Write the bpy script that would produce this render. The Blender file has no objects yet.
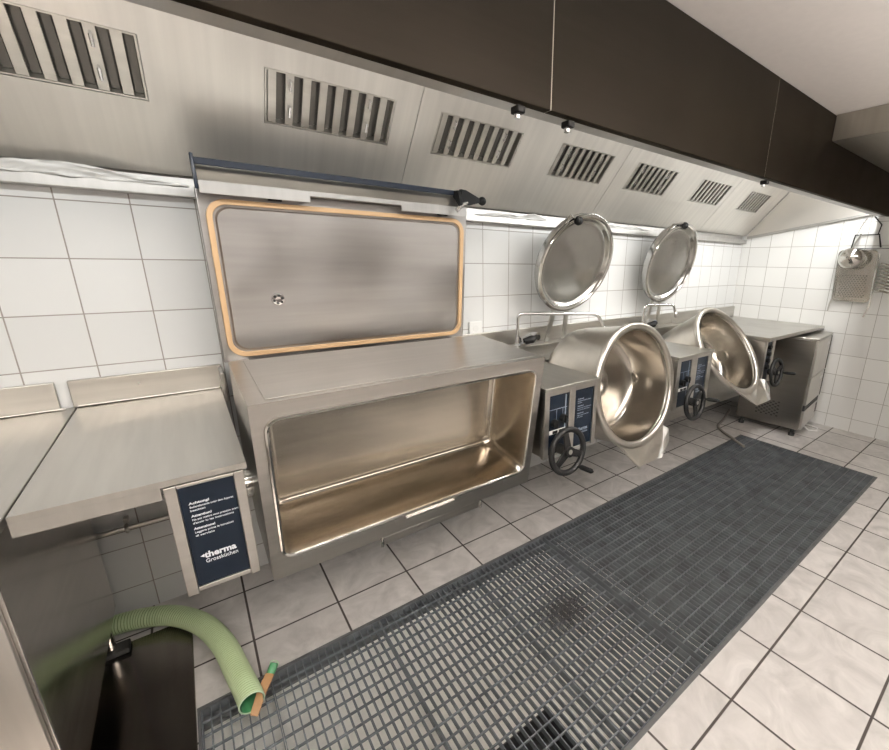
import bpy, bmesh, math, random
from mathutils import Vector, Matrix, noise
random.seed(7)
S = bpy.context.scene
COL = S.collection
PI = math.pi
V3 = Vector

# ------------------------------------------------------------------ materials
def new_mat(name):
    m = bpy.data.materials.new(name); m.use_nodes = True
    nt = m.node_tree
    return m, nt, nt.nodes['Principled BSDF']

def plain(name, col, rough=.5, metal=0.0, noise_amt=0.0, scale=8.0, spec=None, emit=None, estr=0, coat=0):
    m, nt, b = new_mat(name)
    b.inputs['Base Color'].default_value = (*col, 1)
    b.inputs['Roughness'].default_value = rough
    b.inputs['Metallic'].default_value = metal
    if spec is not None: b.inputs['Specular IOR Level'].default_value = spec
    if coat: b.inputs['Coat Weight'].default_value = coat
    if emit:
        b.inputs['Emission Color'].default_value = (*emit, 1); b.inputs['Emission Strength'].default_value = estr
    if noise_amt:
        g = nt.nodes.new('ShaderNodeNewGeometry')
        n = nt.nodes.new('ShaderNodeTexNoise'); n.inputs['Scale'].default_value = scale; n.inputs['Detail'].default_value = 5
        nt.links.new(g.outputs['Position'], n.inputs['Vector'])
        r = nt.nodes.new('ShaderNodeMapRange')
        r.inputs['From Min'].default_value = .3; r.inputs['From Max'].default_value = .7
        r.inputs['To Min'].default_value = 1 - noise_amt; r.inputs['To Max'].default_value = 1 + noise_amt
        nt.links.new(n.outputs['Fac'], r.inputs['Value'])
        mx = nt.nodes.new('ShaderNodeMix'); mx.data_type = 'RGBA'; mx.blend_type = 'MULTIPLY'
        mx.inputs[0].default_value = 1; mx.inputs[6].default_value = (*col, 1)
        nt.links.new(r.outputs[0], mx.inputs[7]); nt.links.new(mx.outputs[2], b.inputs['Base Color'])
    return m

def steel(name, col=(.60, .575, .53), rough=.27, grain=(2, 2, 40), smudge=.10, bump=.03, wave=0.0, metal=1.0):
    """brushed stainless: fine stretched grain, soft smudges in the polish"""
    m, nt, b = new_mat(name); N = nt.nodes; L = nt.links
    b.inputs['Metallic'].default_value = metal
    g = N.new('ShaderNodeNewGeometry')
    mp = N.new('ShaderNodeMapping'); mp.inputs['Scale'].default_value = grain
    L.new(g.outputs['Position'], mp.inputs['Vector'])
    n1 = N.new('ShaderNodeTexNoise'); n1.inputs['Scale'].default_value = 1; n1.inputs['Detail'].default_value = 3
    L.new(mp.outputs[0], n1.inputs['Vector'])
    n2 = N.new('ShaderNodeTexNoise'); n2.inputs['Scale'].default_value = 2.6; n2.inputs['Detail'].default_value = 2
    n2.inputs['Distortion'].default_value = .2
    L.new(g.outputs['Position'], n2.inputs['Vector'])
    r2 = N.new('ShaderNodeMapRange'); r2.inputs['From Min'].default_value = .3; r2.inputs['From Max'].default_value = .7
    r2.inputs['To Min'].default_value = rough - smudge * .6; r2.inputs['To Max'].default_value = rough + smudge
    L.new(n2.outputs['Fac'], r2.inputs['Value'])
    a = N.new('ShaderNodeMath'); a.operation = 'MULTIPLY_ADD'
    a.inputs[1].default_value = .06; L.new(n1.outputs['Fac'], a.inputs[0]); L.new(r2.outputs[0], a.inputs[2])
    s = N.new('ShaderNodeMath'); s.operation = 'SUBTRACT'; s.inputs[1].default_value = .03; s.use_clamp = True
    L.new(a.outputs[0], s.inputs[0])
    lim = N.new('ShaderNodeMath'); satin = rough >= .22
    lim.operation = 'MAXIMUM' if satin else 'MINIMUM'; lim.inputs[1].default_value = .284 if satin else .255
    L.new(s.outputs[0], lim.inputs[0]); L.new(lim.outputs[0], b.inputs['Roughness'])
    rc = N.new('ShaderNodeMapRange'); rc.inputs['From Min'].default_value = .3; rc.inputs['From Max'].default_value = .7
    rc.inputs['To Min'].default_value = .93; rc.inputs['To Max'].default_value = 1.05
    L.new(n1.outputs['Fac'], rc.inputs['Value'])
    mx = N.new('ShaderNodeMix'); mx.data_type = 'RGBA'; mx.blend_type = 'MULTIPLY'; mx.inputs[0].default_value = 1
    mx.inputs[6].default_value = (*col, 1); L.new(rc.outputs[0], mx.inputs[7]); L.new(mx.outputs[2], b.inputs['Base Color'])
    last = None
    if wave:
        n3 = N.new('ShaderNodeTexNoise'); n3.inputs['Scale'].default_value = 2.2; n3.inputs['Detail'].default_value = 1
        L.new(g.outputs['Position'], n3.inputs['Vector'])
        b2 = N.new('ShaderNodeBump'); b2.inputs['Strength'].default_value = wave; b2.inputs['Distance'].default_value = .05
        L.new(n3.outputs['Fac'], b2.inputs['Height']); L.new(b2.outputs[0], b.inputs['Normal'])
    return m

def tiles(name, ax1, o1, p1, ax2, o2, p2, gw, col, grout, rough, vary=.04, marble=0.0, wav=.02):
    m, nt, b = new_mat(name); N = nt.nodes; L = nt.links
    g = N.new('ShaderNodeNewGeometry'); sp = N.new('ShaderNodeSeparateXYZ'); L.new(g.outputs['Position'], sp.inputs[0])
    def mth(op, a, bb=None, c=None, clamp=False):
        n = N.new('ShaderNodeMath'); n.operation = op; n.use_clamp = clamp
        for i, v in enumerate((a, bb, c)):
            if v is None: continue
            if isinstance(v, (int, float)): n.inputs[i].default_value = v
            else: L.new(v, n.inputs[i])
        return n.outputs[0]
    ds, ids = [], []
    for ax, o, p in ((ax1, o1, p1), (ax2, o2, p2)):
        t = mth('DIVIDE', mth('SUBTRACT', sp.outputs['XYZ'.index(ax)], o - 50 * p), p)
        f = mth('FRACT', t); ids.append(mth('FLOOR', t))
        ds.append(mth('MULTIPLY', mth('MINIMUM', f, mth('SUBTRACT', 1.0, f)), p))
    d = mth('MINIMUM', ds[0], ds[1])
    r = N.new('ShaderNodeMapRange'); r.inputs['From Min'].default_value = gw * .40; r.inputs['From Max'].default_value = gw * .62
    L.new(d, r.inputs['Value']); mask = r.outputs[0]
    cb = N.new('ShaderNodeCombineXYZ'); L.new(ids[0], cb.inputs[0]); L.new(ids[1], cb.inputs[1])
    wn = N.new('ShaderNodeTexWhiteNoise'); L.new(cb.outputs[0], wn.inputs['Vector'])
    val = mth('MULTIPLY_ADD', wn.outputs['Value'], 2 * vary, 1 - vary)
    if marble:
        off = N.new('ShaderNodeVectorMath'); off.operation = 'MULTIPLY_ADD'
        L.new(wn.outputs['Color'], off.inputs[0]); off.inputs[1].default_value = (7, 7, 7); L.new(g.outputs['Position'], off.inputs[2])
        n = N.new('ShaderNodeTexNoise'); n.inputs['Scale'].default_value = 5.5; n.inputs['Detail'].default_value = 7
        n.inputs['Distortion'].default_value = 1.6; n.inputs['Roughness'].default_value = .6
        L.new(off.outputs[0], n.inputs['Vector'])
        q = N.new('ShaderNodeMapRange'); q.inputs['From Min'].default_value = .3; q.inputs['From Max'].default_value = .72
        q.inputs['To Min'].default_value = 1 - marble; q.inputs['To Max'].default_value = 1 + marble * .5
        L.new(n.outputs['Fac'], q.inputs['Value']); val = mth('MULTIPLY', val, q.outputs[0])
    m1 = N.new('ShaderNodeMix'); m1.data_type = 'RGBA'; m1.blend_type = 'MULTIPLY'; m1.inputs[0].default_value = 1
    m1.inputs[6].default_value = (*col, 1); L.new(val, m1.inputs[7])
    m2 = N.new('ShaderNodeMix'); m2.data_type = 'RGBA'; L.new(mask, m2.inputs[0])
    m2.inputs[6].default_value = (*grout, 1); L.new(m1.outputs[2], m2.inputs[7]); L.new(m2.outputs[2], b.inputs['Base Color'])
    rr = N.new('ShaderNodeMapRange'); rr.inputs['To Min'].default_value = .8; rr.inputs['To Max'].default_value = rough
    L.new(mask, rr.inputs['Value']); L.new(rr.outputs[0], b.inputs['Roughness'])
    wz = N.new('ShaderNodeTexNoise'); wz.inputs['Scale'].default_value = 14; wz.inputs['Detail'].default_value = 2
    L.new(g.outputs['Position'], wz.inputs['Vector'])
    h = mth('MULTIPLY_ADD', wz.outputs['Fac'], wav * 10, mask)
    bp = N.new('ShaderNodeBump'); bp.inputs['Strength'].default_value = .35; bp.inputs['Distance'].default_value = .002
    L.new(h, bp.inputs['Height']); L.new(bp.outputs[0], b.inputs['Normal'])
    return m

M = {}
M['wall_back'] = tiles('white_wall_tile_back', 'X', 1.912, .2, 'Z', 1.7285, .2, .0042, (.74, .745, .735), (.30, .275, .25), .16)
M['wall_right'] = tiles('white_wall_tile_right', 'Y', -.0845, .1987, 'Z', 1.7285, .2, .0042, (.80, .80, .78), (.36, .34, .31), .16)
M['wall_far'] = tiles('dark_wall_tile_far', 'X', 1.912, .2, 'Z', 1.7285, .2, .0042, (.20, .185, .17), (.3, .28, .25), .25)  # unseen wall, coloured dark so the steel mirrors a dim room
M['floor'] = tiles('marbled_floor_tile', 'X', 2.2283, .3376, 'Y', -1.8237, .3345, .0085, (.60, .575, .555), (.035, .026, .022), .36, .05, .26, .01)
M['ceiling'] = plain('ceiling_plaster', (.66, .60, .555), .85, noise_amt=.02, scale=30)
M['steel'] = steel('brushed_steel', (.53, .51, .475))
M['steel_h'] = steel('brushed_steel_hood', (.70, .675, .63), .34, (26, 1, 1), .10, .03, .22, .8)
M['steel_pan'] = steel('brushed_steel_pan', (.43, .41, .38), .25, (2, 40, 40), .10, .03)
M['steel_in'] = steel('worn_steel_inside', (.52, .47, .40), .19, (2, 30, 30), .06, .02, .06)
M['steel_lid'] = steel('hazy_steel_lid', (.40, .385, .37), .38, (2, 2, 30), .14, .02, .08)
M['steel_top'] = steel('worktop_steel', (.50, .485, .45), .26, (30, 2, 2), .12, .02)
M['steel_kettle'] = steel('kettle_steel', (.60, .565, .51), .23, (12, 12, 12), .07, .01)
M['kettle_in'] = steel('kettle_inside_steel', (.46, .43, .385), .20, (12, 12, 12), .06, .01)  # darker copy of the kettle steel, interior shade put into the colour
M['klid'] = steel('kettle_lid_steel', (.44, .43, .41), .17, (10, 10, 10), .08, .02, .04)
M['polish'] = steel('polished_steel', (.68, .66, .62), .12, (40, 40, 40), .04, .0)
M['chrome'] = plain('chrome', (.75, .75, .75), .06, 1.0)
M['mirror_steel'] = steel('cabinet_steel', (.58, .55, .52), .20, (2, 2, 40), .05, .015)
M['plate'] = steel('dark_steel_plate', (.26, .235, .215), .20, (30,2,2), .05, .01)
M['fascia'] = steel('dark_bronze_steel', (.028, .024, .0195), .56, (2, 2, 60), .06, .03)
M['fascia'].node_tree.nodes['Principled BSDF'].inputs['Specular Tint'].default_value = (.62, .58, .53, 1)
M['duct'] = steel('duct_steel', (.40, .37, .32), .40, (2, 30, 2), .06, .02)
M['filter'] = steel('filter_steel', (.62, .60, .56), .30, (2, 30, 30), .05, .01)
M['filter_dark'] = plain('filter_back', (.17, .16, .145), .5, .8)
M['void'] = plain('opening_shade', (.02, .02, .02), .7)  # near-black colour for the shade inside holes, slots and the sump
M['navy'] = plain('navy_enamel', (.0045, .0085, .016), .38, noise_amt=.06, spec=.2)
M['navy_bar'] = plain('navy_painted_bar', (.010, .016, .030), .35)
M['white_print'] = plain('white_print', (.82, .84, .86), .6)
M['grey_print'] = plain('grey_print', (.20, .23, .28), .6)
M['black'] = plain('black_plastic', (.008, .008, .008), .45, spec=.25)
M['rubber'] = plain('black_rubber', (.02, .02, .02), .7)
M['gasket'] = plain('silicone_gasket', (.55, .365, .20), .5, noise_amt=.05)
M['grate'] = plain('galvanised_grate', (.125, .138, .148), .5, .4, noise_amt=.30, scale=11)
M['grate_frame'] = plain('grate_frame', (.13, .133, .135), .5, .6, noise_amt=.2, scale=14)
M['tray'] = steel('drain_tray_steel', (.86, .84, .78), .5, (20, 20, 20), .10, .02, 0, .1)
M['film'] = plain('white_film', (.68, .68, .66), .35)
M['gutter'] = steel('gutter_steel', (.50, .49, .47), .45, (30,2,2), .05, .01)
M['hose_a'] = plain('hose_ridge', (.43, .53, .31), .42)
M['hose_b'] = plain('hose_groove', (.15, .23, .09), .5)
M['hose_in'] = plain('hose_inside', (.04, .17, .07), .4)
M['hose_cut'] = plain('hose_cut_edge', (.50, .62, .45), .5)
M['brown'] = plain('brown_flap_shade', (.30, .165, .07), .5, noise_amt=.15, scale=30)
M['white_plastic'] = plain('white_plastic', (.80, .80, .78), .4)
M['grey_cable'] = plain('grey_cable', (.24, .22, .19), .5)
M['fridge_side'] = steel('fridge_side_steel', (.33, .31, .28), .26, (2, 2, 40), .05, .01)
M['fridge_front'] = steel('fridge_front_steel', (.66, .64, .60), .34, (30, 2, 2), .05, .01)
M['blue'] = plain('blue_tap_cap', (.03, .12, .30), .4)
M['lamp'] = plain('fluorescent_tube', (.9, .9, .88), .4, emit=(1.0, .965, .91), estr=44)
M['hoodlamp'] = plain('hood_tube', (.9, .9, .88), .4, emit=(1.0, .965, .91), estr=11)
M['enamel'] = plain('white_enamel', (.75, .75, .73), .4)

# ------------------------------------------------------------------ mesh builder
class MB:
    def __init__(s): s.bm = bmesh.new(); s.mi = 0
    def face(s, vs):
        try: f = s.bm.faces.new(vs)
        except ValueError: return None
        f.material_index = s.mi; return f
    def vs(s, pts): return [s.bm.verts.new(p) for p in pts]
    def poly(s, pts): return s.face(s.vs(pts))
    def hexa(s, p):       # p: 8 points, bottom 4 then top 4
        v = s.vs(p)
        for q in ((3, 2, 1, 0), (4, 5, 6, 7), (0, 1, 5, 4), (1, 2, 6, 5), (2, 3, 7, 6), (3, 0, 4, 7)): s.face([v[i] for i in q])
        return s
    def box(s, x0, x1, y0, y1, z0, z1):
        return s.hexa([(x0, y0, z0), (x1, y0, z0), (x1, y1, z0), (x0, y1, z0), (x0, y0, z1), (x1, y0, z1), (x1, y1, z1), (x0, y1, z1)])
    def obox(s, o, U, V, W, u0, u1, v0, v1, w0, w1):
        o, U, V, W = map(V3, (o, U, V, W))
        P = lambda u, v, w: o + U * u + V * v + W * w
        return s.hexa([P(u0, v0, w0), P(u1, v0, w0), P(u1, v1, w0), P(u0, v1, w0), P(u0, v0, w1), P(u1, v0, w1), P(u1, v1, w1), P(u0, v1, w1)])
    def prism(s, pts, ext):
        ext = V3(ext); a = s.vs(pts); b = s.vs([V3(p) + ext for p in pts]); n = len(a)
        s.face(a[::-1]); s.face(b)
        for i in range(n): s.face([a[i], a[(i + 1) % n], b[(i + 1) % n], b[i]])
        return s
    def rings(s, rings, closed=True, cap0=True, cap1=True, loop=False):
        R = [s.vs(r) for r in rings]; n = len(R[0])
        m = len(R)
        for i in range(m if loop else m - 1):
            A, B = R[i], R[(i + 1) % m]
            for j in range(n if closed else n - 1): s.face([A[j], A[(j + 1) % n], B[(j + 1) % n], B[j]])
        if not loop and closed:
            if cap0: s.face(R[0][::-1])
            if cap1: s.face(R[-1])
        return R
    def tube(s, pts, r, n=12, closed=False, caps=True):
        pts = [V3(p) for p in pts]; m = len(pts); rr = r if isinstance(r, (list, tuple)) else [r] * m
        rings = []; prev = None
        for i in range(m):
            if closed: t = pts[(i + 1) % m] - pts[i - 1]
            elif i == 0: t = pts[1] - pts[0]
            elif i == m - 1: t = pts[-1] - pts[-2]
            else: t = (pts[i + 1] - pts[i]).normalized() + (pts[i] - pts[i - 1]).normalized()
            t.normalize()
            if prev is None:
                ref = V3((0, 0, 1)) if abs(t.z) < .9 else V3((1, 0, 0))
                a = t.cross(ref).normalized()
            else: a = (prev - t * prev.dot(t)).normalized()
            b = t.cross(a); prev = a
            rings.append([pts[i] + (a * math.cos(2 * PI * k / n) + b * math.sin(2 * PI * k / n)) * rr[i] for k in range(n)])
        s.rings(rings, True, caps, caps, closed); return s
    def cyl(s, p, q, r, n=20): return s.tube([p, q], r, n)
    def lathe(s, prof, o, A, B, N, n=64, caps=False):
        o, A, B, N = map(V3, (o, A, B, N)); rings = []
        for r, h in prof: rings.append([o + (A * math.cos(2 * PI * k / n) + B * math.sin(2 * PI * k / n)) * r + N * h for k in range(n)])
        s.rings(rings, True, caps, caps); return s
    def sphere(s, c, r, n=16):
        return s.lathe([(max(1e-4, r * math.sin(PI * i / n)), -r * math.cos(PI * i / n)) for i in range(n + 1)], c, (1, 0, 0), (0, 1, 0), (0, 0, 1), n * 2, True)
    def torus(s, c, A, B, R, r, n=40, k=12):
        c, A, B = map(V3, (c, A, B))
        return s.tube([c + (A * math.cos(2 * PI * i / n) + B * math.sin(2 * PI * i / n)) * R for i in range(n)], r, k, True)
    def build(s, name, mat, parent=None, bevel=0.0, smooth=True, angle=35):
        bmesh.ops.recalc_face_normals(s.bm, faces=s.bm.faces[:])
        me = bpy.data.meshes.new(name); s.bm.to_mesh(me); s.bm.free()
        mats = mat if isinstance(mat, (list, tuple)) else [mat]
        for k in mats: me.materials.append(M[k])
        o = bpy.data.objects.new(name, me); COL.objects.link(o)
        attach(o, parent)
        if smooth:
            me.polygons.foreach_set('use_smooth', [True] * len(me.polygons)); me.set_sharp_from_angle(angle=math.radians(angle))
        if bevel:
            b = o.modifiers.new('edge', 'BEVEL'); b.width = bevel; b.segments = 2; b.limit_method = 'ANGLE'; b.angle_limit = math.radians(40)
            b.harden_normals = False
        return o

def root_of(o):
    while o.parent: o = o.parent
    return o
def attach(o, parent):
    if parent is None: return
    r = root_of(parent); o.data.transform(Matrix.Translation(-r.location)); o.parent = parent
def tag(o, label, cat, group=None):
    o['label'] = label; o['category'] = cat
    if group: o['group'] = group
    return o
def thing(name, label, cat, loc, group=None):
    o = bpy.data.objects.new(name, None); o.empty_display_size = .1; COL.objects.link(o); o.location = loc
    return tag(o, label, cat, group)
def single(o, label, cat, group=None): return tag(o, label, cat, group)
def struct(o): o['kind'] = 'structure'; return o
def B(*a): return MB().box(*a)
def text_part(name, body, size, x, y, z, mat, parent, bold=0.0, width=None, spacing=1.0):
    """upright lettering on a front that faces the viewer's side (-y); x,z is the left baseline"""
    cu = bpy.data.curves.new(name, 'FONT'); cu.body = body; cu.size = size; cu.extrude = .0003; cu.offset = bold; cu.resolution_u = 3
    cu.space_line = spacing
    t = bpy.data.objects.new('tmp', cu); COL.objects.link(t)
    dg = bpy.context.evaluated_depsgraph_get(); dg.update()
    me = bpy.data.meshes.new_from_object(t.evaluated_get(dg))
    bpy.data.objects.remove(t); bpy.data.curves.remove(cu)
    xs = [v.co.x for v in me.vertices]
    sx = width / (max(xs) - min(xs)) if width else 1
    me.transform(Matrix.Translation((x, y, z)) @ Matrix.Rotation(PI / 2, 4, 'X') @ Matrix.Diagonal((sx, 1, 1, 1)))
    me.materials.clear(); me.materials.append(M[mat]); me.name = name
    o = bpy.data.objects.new(name, me); COL.objects.link(o); attach(o, parent); return o

# ------------------------------------------------------------------ camera
cam = bpy.data.cameras.new('camera'); co = bpy.data.objects.new('camera', cam); COL.objects.link(co)
co.location = (2.21867, -2.23079, 1.53919); co.rotation_euler = (1.298543, -.0145469, -.6623206)
cam.sensor_fit = 'HORIZONTAL'; cam.sensor_width = 36; cam.lens = 36 * 416.174 / 889
cam.shift_x = (444.5 - 514.26) / 889; cam.shift_y = (378.43 - 375) / 889; cam.clip_start = .02
S.camera = co

# ------------------------------------------------------------------ the room
XR, XL, YF, ZC = 7.116, -1.2, -5.4, 2.396
PX0, PX1, PY0, PY1 = 2.03, 6.17, -1.70, -.684      # floor pit under the gratings
fl = MB()
for x0, x1, y0, y1 in ((XL, PX0, YF, 0), (PX1, XR, YF, 0), (PX0, PX1, YF, PY0), (PX0, PX1, PY1, 0)): fl.box(x0, x1, y0, y1, -.2, 0)
struct(fl.build('floor', 'floor', smooth=False))
struct(B(XL - .1, XR + .1, 0, .1, -.2, ZC + .1).build('wall_back', 'wall_back', smooth=False))
struct(B(XR, XR + .1, YF, 0, -.2, ZC + .1).build('wall_right', 'wall_right', smooth=False))
struct(B(XL - .1, XL, YF, 0, -.2, ZC + .1).build('wall_left', 'wall_right', smooth=False))
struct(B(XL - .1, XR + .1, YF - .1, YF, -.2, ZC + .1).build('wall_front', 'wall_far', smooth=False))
struct(B(XL - .1, XR + .1, YF - .1, .1, ZC, ZC + .1).build('ceiling', 'ceiling', smooth=False))

# boxed duct under the ceiling along the right wall
d = thing('duct_casing', 'boxed steel duct casing under the ceiling running out from the hood towards the viewer', 'duct', (6.25, -2.8, 2.256))
B(5.382, XR - .002, -4.6, -1.212, 2.256, ZC - .002).build('casing', 'duct', d, .002)

# ceiling luminaires behind the camera
def area_light(name, loc, sx, sy, watts, parent, rot=(0, 0, 0), spread=PI):
    l = bpy.data.lights.new(name, 'AREA'); l.shape = 'RECTANGLE'; l.size = sx; l.size_y = sy; l.energy = watts; l.color = LCOL; l.spread = spread
    o = bpy.data.objects.new(name, l); COL.objects.link(o); o.rotation_euler = rot
    o.parent = parent; o.location = V3(loc) - root_of(parent).location; return o
LCOL = (1.0, .997, .98)
for x, y in ((.8, -3.05), (2.9, -3.05), (4.6, -3.05)):
    f = thing('pendant_luminaire', 'white fluorescent luminaire hung under the plaster ceiling behind the viewer', 'ceiling light', (x, y, ZC), 'luminaires behind the viewer')
    zl = ZC - .32
    B(x - .85, x + .85, y - .17, y + .17, zl - .02, zl + .02).build('housing', 'enamel', f, .003)
    for k in (-.5, .5): MB().cyl((x + k, y, zl + .021), (x + k, y, ZC - .0005), .006, 8).build('rod', 'enamel', f)
    area_light('lamp', (x, y, zl - .024), 1.6, .30, 8, f)
    area_light('lamp', (x, y, zl + .024), 1.6, .30, 128, f, (PI, 0, 0))  # upward lamp added to brighten the ceiling

# ------------------------------------------------------------------ floor gratings, tray, drain
tr = thing('drain_tray', 'stainless drain tray in the floor pit under the gratings', 'drain tray', (4.1, -1.19, -.075))
tm = MB(); T0 = -.048
HX0, HX1, HY0, HY1 = 2.775, 3.05, -1.68, -1.405
for x0, x1, y0, y1 in ((PX0, HX0, PY0, PY1), (HX1, PX1, PY0, PY1), (HX0, HX1, PY0, HY0), (HX0, HX1, HY1, PY1)): tm.box(x0, x1, y0, y1, T0 - .004, T0)
tm.build('tray_floor', 'tray', tr, smooth=False)
sm = MB()
for x0, x1, y0, y1 in ((HX0, HX0 + .004, HY0, HY1), (HX1 - .004, HX1, HY0, HY1), (HX0, HX1, HY0, HY0 + .004), (HX0, HX1, HY1 - .004, HY1)): sm.box(x0, x1, y0, y1, -.19, T0 - .001)
sm.box(HX0, HX1, HY0, HY1, -.198, -.19)
sm.build('drain_sump', 'void', tr, smooth=False)
fr = MB()
for x0, x1, y0, y1 in ((PX0, PX1, PY1 - .012, PY1), (PX0, PX1, PY0, PY0 + .016), (PX1 - .012, PX1, PY0 + .016, PY1 - .012), (PX0, PX0 + .008, PY0 + .016, PY1 - .012)): fr.box(x0, x1, y0, y1, T0, .002)
fr.box(PX0 + .009, PX1 - .013, PY1 - .062, PY1 - .0125, T0 + .001, -.034)  # dark strip added for the shade along the pit's back wall
fr.build('pit_frame_and_shade', 'grate_frame', tr, smooth=False)

edges = [2.039, 2.255, 2.678, 3.165, 3.652, 4.142, 4.630, 5.118, 5.606, 6.157]
where = ['short steel floor grating at the hose end, beside the dark floor plate', 'steel floor grating under the hose end, second from the left end',
         'steel floor grating over the open drain hole', 'steel floor grating just left of the wide dark joint, with a matted dirt patch',
         'steel floor grating just right of the wide dark joint', 'steel floor grating in front of the upright round kettle, second right of the wide joint',
         'steel floor grating third right of the wide dark joint', 'steel floor grating second from the far right end',
         'steel floor grating at the far right end below the fridge']
for i in range(len(edges) - 1):
    a, b = edges[i] + .001, edges[i + 1] - (.026 if abs(edges[i + 1] - 3.652) < .01 else .001)
    y0, y1 = PY0 + .019, PY1 - .015
    g = thing('floor_grating', where[i], 'floor grating', ((a + b) / 2, (y0 + y1) / 2, -.03), 'gratings over the floor drain')
    f = MB(); t = .0028
    for x0, x1, ya, yb in ((a, a + t, y0, y1), (b - t, b, y0, y1), (a + t, b - t, y0, y0 + t), (a + t, b - t, y1 - t, y1)): f.box(x0, x1, ya, yb, -.032, 0)
    f.build('edge_frame', 'grate', g, smooth=False)
    n = round((b - a) / .0285); m = MB()
    for k in range(1, n): x = a + (b - a) * k / n; m.box(x - .0018, x + .0018, y0 + t, y1 - t, -.026, -.001)
    y = y1 - .050
    while y > y0 + .02:
        m.box(a + t, b - t, y - .0021, y + .0021, -.010, 0); y -= .0555
    m.build('bar_grid', 'grate', g, smooth=False)
# bearing rail under the seam at the wide joint
# matted dirt on a grating
dm = MB()
for k in range(420):
    x = 3.37 + random.gauss(0, .055); y = -1.16 + random.gauss(0, .045)
    r = random.uniform(.008, .026); a = random.uniform(0, PI)
    z = .001 + random.random() * .004
    p = V3((x - r * math.cos(a), y - r * math.sin(a), z)); q = V3((x + r * math.cos(a), y + r * math.sin(a), z + random.uniform(-.001, .003)))
    mid = (p + q) / 2 + V3((random.uniform(-.006, .006), random.uniform(-.006, .006), .001))
    dm.tube([p, mid, q], .0009, 4)
o = dm.build('fibre_tuft', 'rubber'); o['kind'] = 'stuff'; tag(o, 'dark matted fibre tuft lying on the floor grating left of the joint', 'dirt')

# dark polished plate on the floor
single(B(.6, 2.028, -1.95, -.20, 0.0005, .012).build('floor_plate', 'plate', None, .002), 'dark polished steel plate lying on the floor under the hose, left of the gratings', 'floor plate')

# ------------------------------------------------------------------ back wall installation rail, backsplash
r_ = thing('installation_rail', 'long low steel installation rail with splashback along the tiled wall behind the pan and kettles', 'wall rail', (4.1, -.1, .6))
B(2.33, 5.855, -.13, -.002, .60, 1.0).build('upper_channel', 'steel', r_, .003)
B(3.55, 4.60, -.27, -.131, .60, .93).build('lower_channel', 'steel', r_, .003)
B(2.33, 5.855, -.022, -.002, 1.001, 1.10).build('splashback', 'steel', r_, .003)
B(5.1, 5.855, -.36, -.135, .20, .595).build('skirt_box', 'steel', r_, .003)
# ------------------------------------------------------------------ left worktops
wt = thing('worktop', 'narrow stainless worktop above the navy warning panel, left of the tilted pan', 'worktop', (2.06, -.46, .93))
B(1.833, 2.285, -.916, -.004, .9622, .98).build('top', 'steel_top', wt)
B(1.833, 2.093, -.916, -.900, .928, .962).build('front_apron', 'steel_top', wt)
B(1.822, 2.30, -.022, -.004, .981, 1.085).build('splashback', 'steel', wt, .003)
mb = MB(); mb.tube([(1.835, -.026, .986), (2.28, -.025, .9835)], .0035, 8); mb.build('cove_bead', 'steel', wt)
B(2.287, 2.303, -.15, -.024, .945, 1.075).build('end_bracket', 'steel', wt, .003)
MB().cyl((2.02, -.0235, 1.045), (2.02, -.0215, 1.045), .004, 10).build('screw', 'polish', wt)
wl = thing('worktop', 'wide stainless worktop at the left edge, left of the narrow worktop', 'worktop', (1.2, -.46, .93))
B(.5, 1.827, -.95, -.004, .955, .978).build('top', 'steel_top', wl, .003)
B(.5, 1.788, -.022, -.004, .981, 1.085).build('splashback', 'steel', wl, .003)
MB().tube([(.55, -.026, .985), (1.80, -.025, .982)], .0035, 8).build('cove_bead', 'steel', wl)
# base cabinet left
cb = thing('base_cabinet', 'stainless base cabinet with reflecting side under the left worktop', 'cabinet', (1.3, -.5, 0))
B(.7, 1.80, -.945, -.125, .15, .953).build('body', 'mirror_steel', cb, .003)
for x in (.8, 1.775):
    for y in (-.88, -.235):
        l = MB().cyl((x, y, .03), (x, y, .149), .018).build('leg', 'polish', cb)
        mb = MB(); mb.box(x - .03, x + .055, y - .03, y + .03, .0125, .034); mb.build('foot', 'rubber', l, .004)
B(.72, 1.792, -.963, -.9455, .16, .94).build('door', 'fridge_front', cb, .003)
# pipe on the wall below the worktop
pp = thing('wall_pipe', 'thin steel pipe running along the tiles under the narrow worktop', 'pipe', (1.7, -.05, .44))
MB().cyl((1.0, -.045, .44), (2.35, -.045, .44), .010, 12).build('tube', 'steel', pp)
MB().cyl((1.0, -.030, .425), (2.35, -.030, .425), .007, 12).build('thin_tube', 'grey_cable', pp)
mb = MB(); mb.torus((1.88, -.045, .44), (0, 1, 0), (0, 0, 1), .016, .006, 20, 8); mb.box(1.872, 1.888, -.032, -.001, .455, .475); mb.build('clamp', 'steel', pp)

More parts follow.
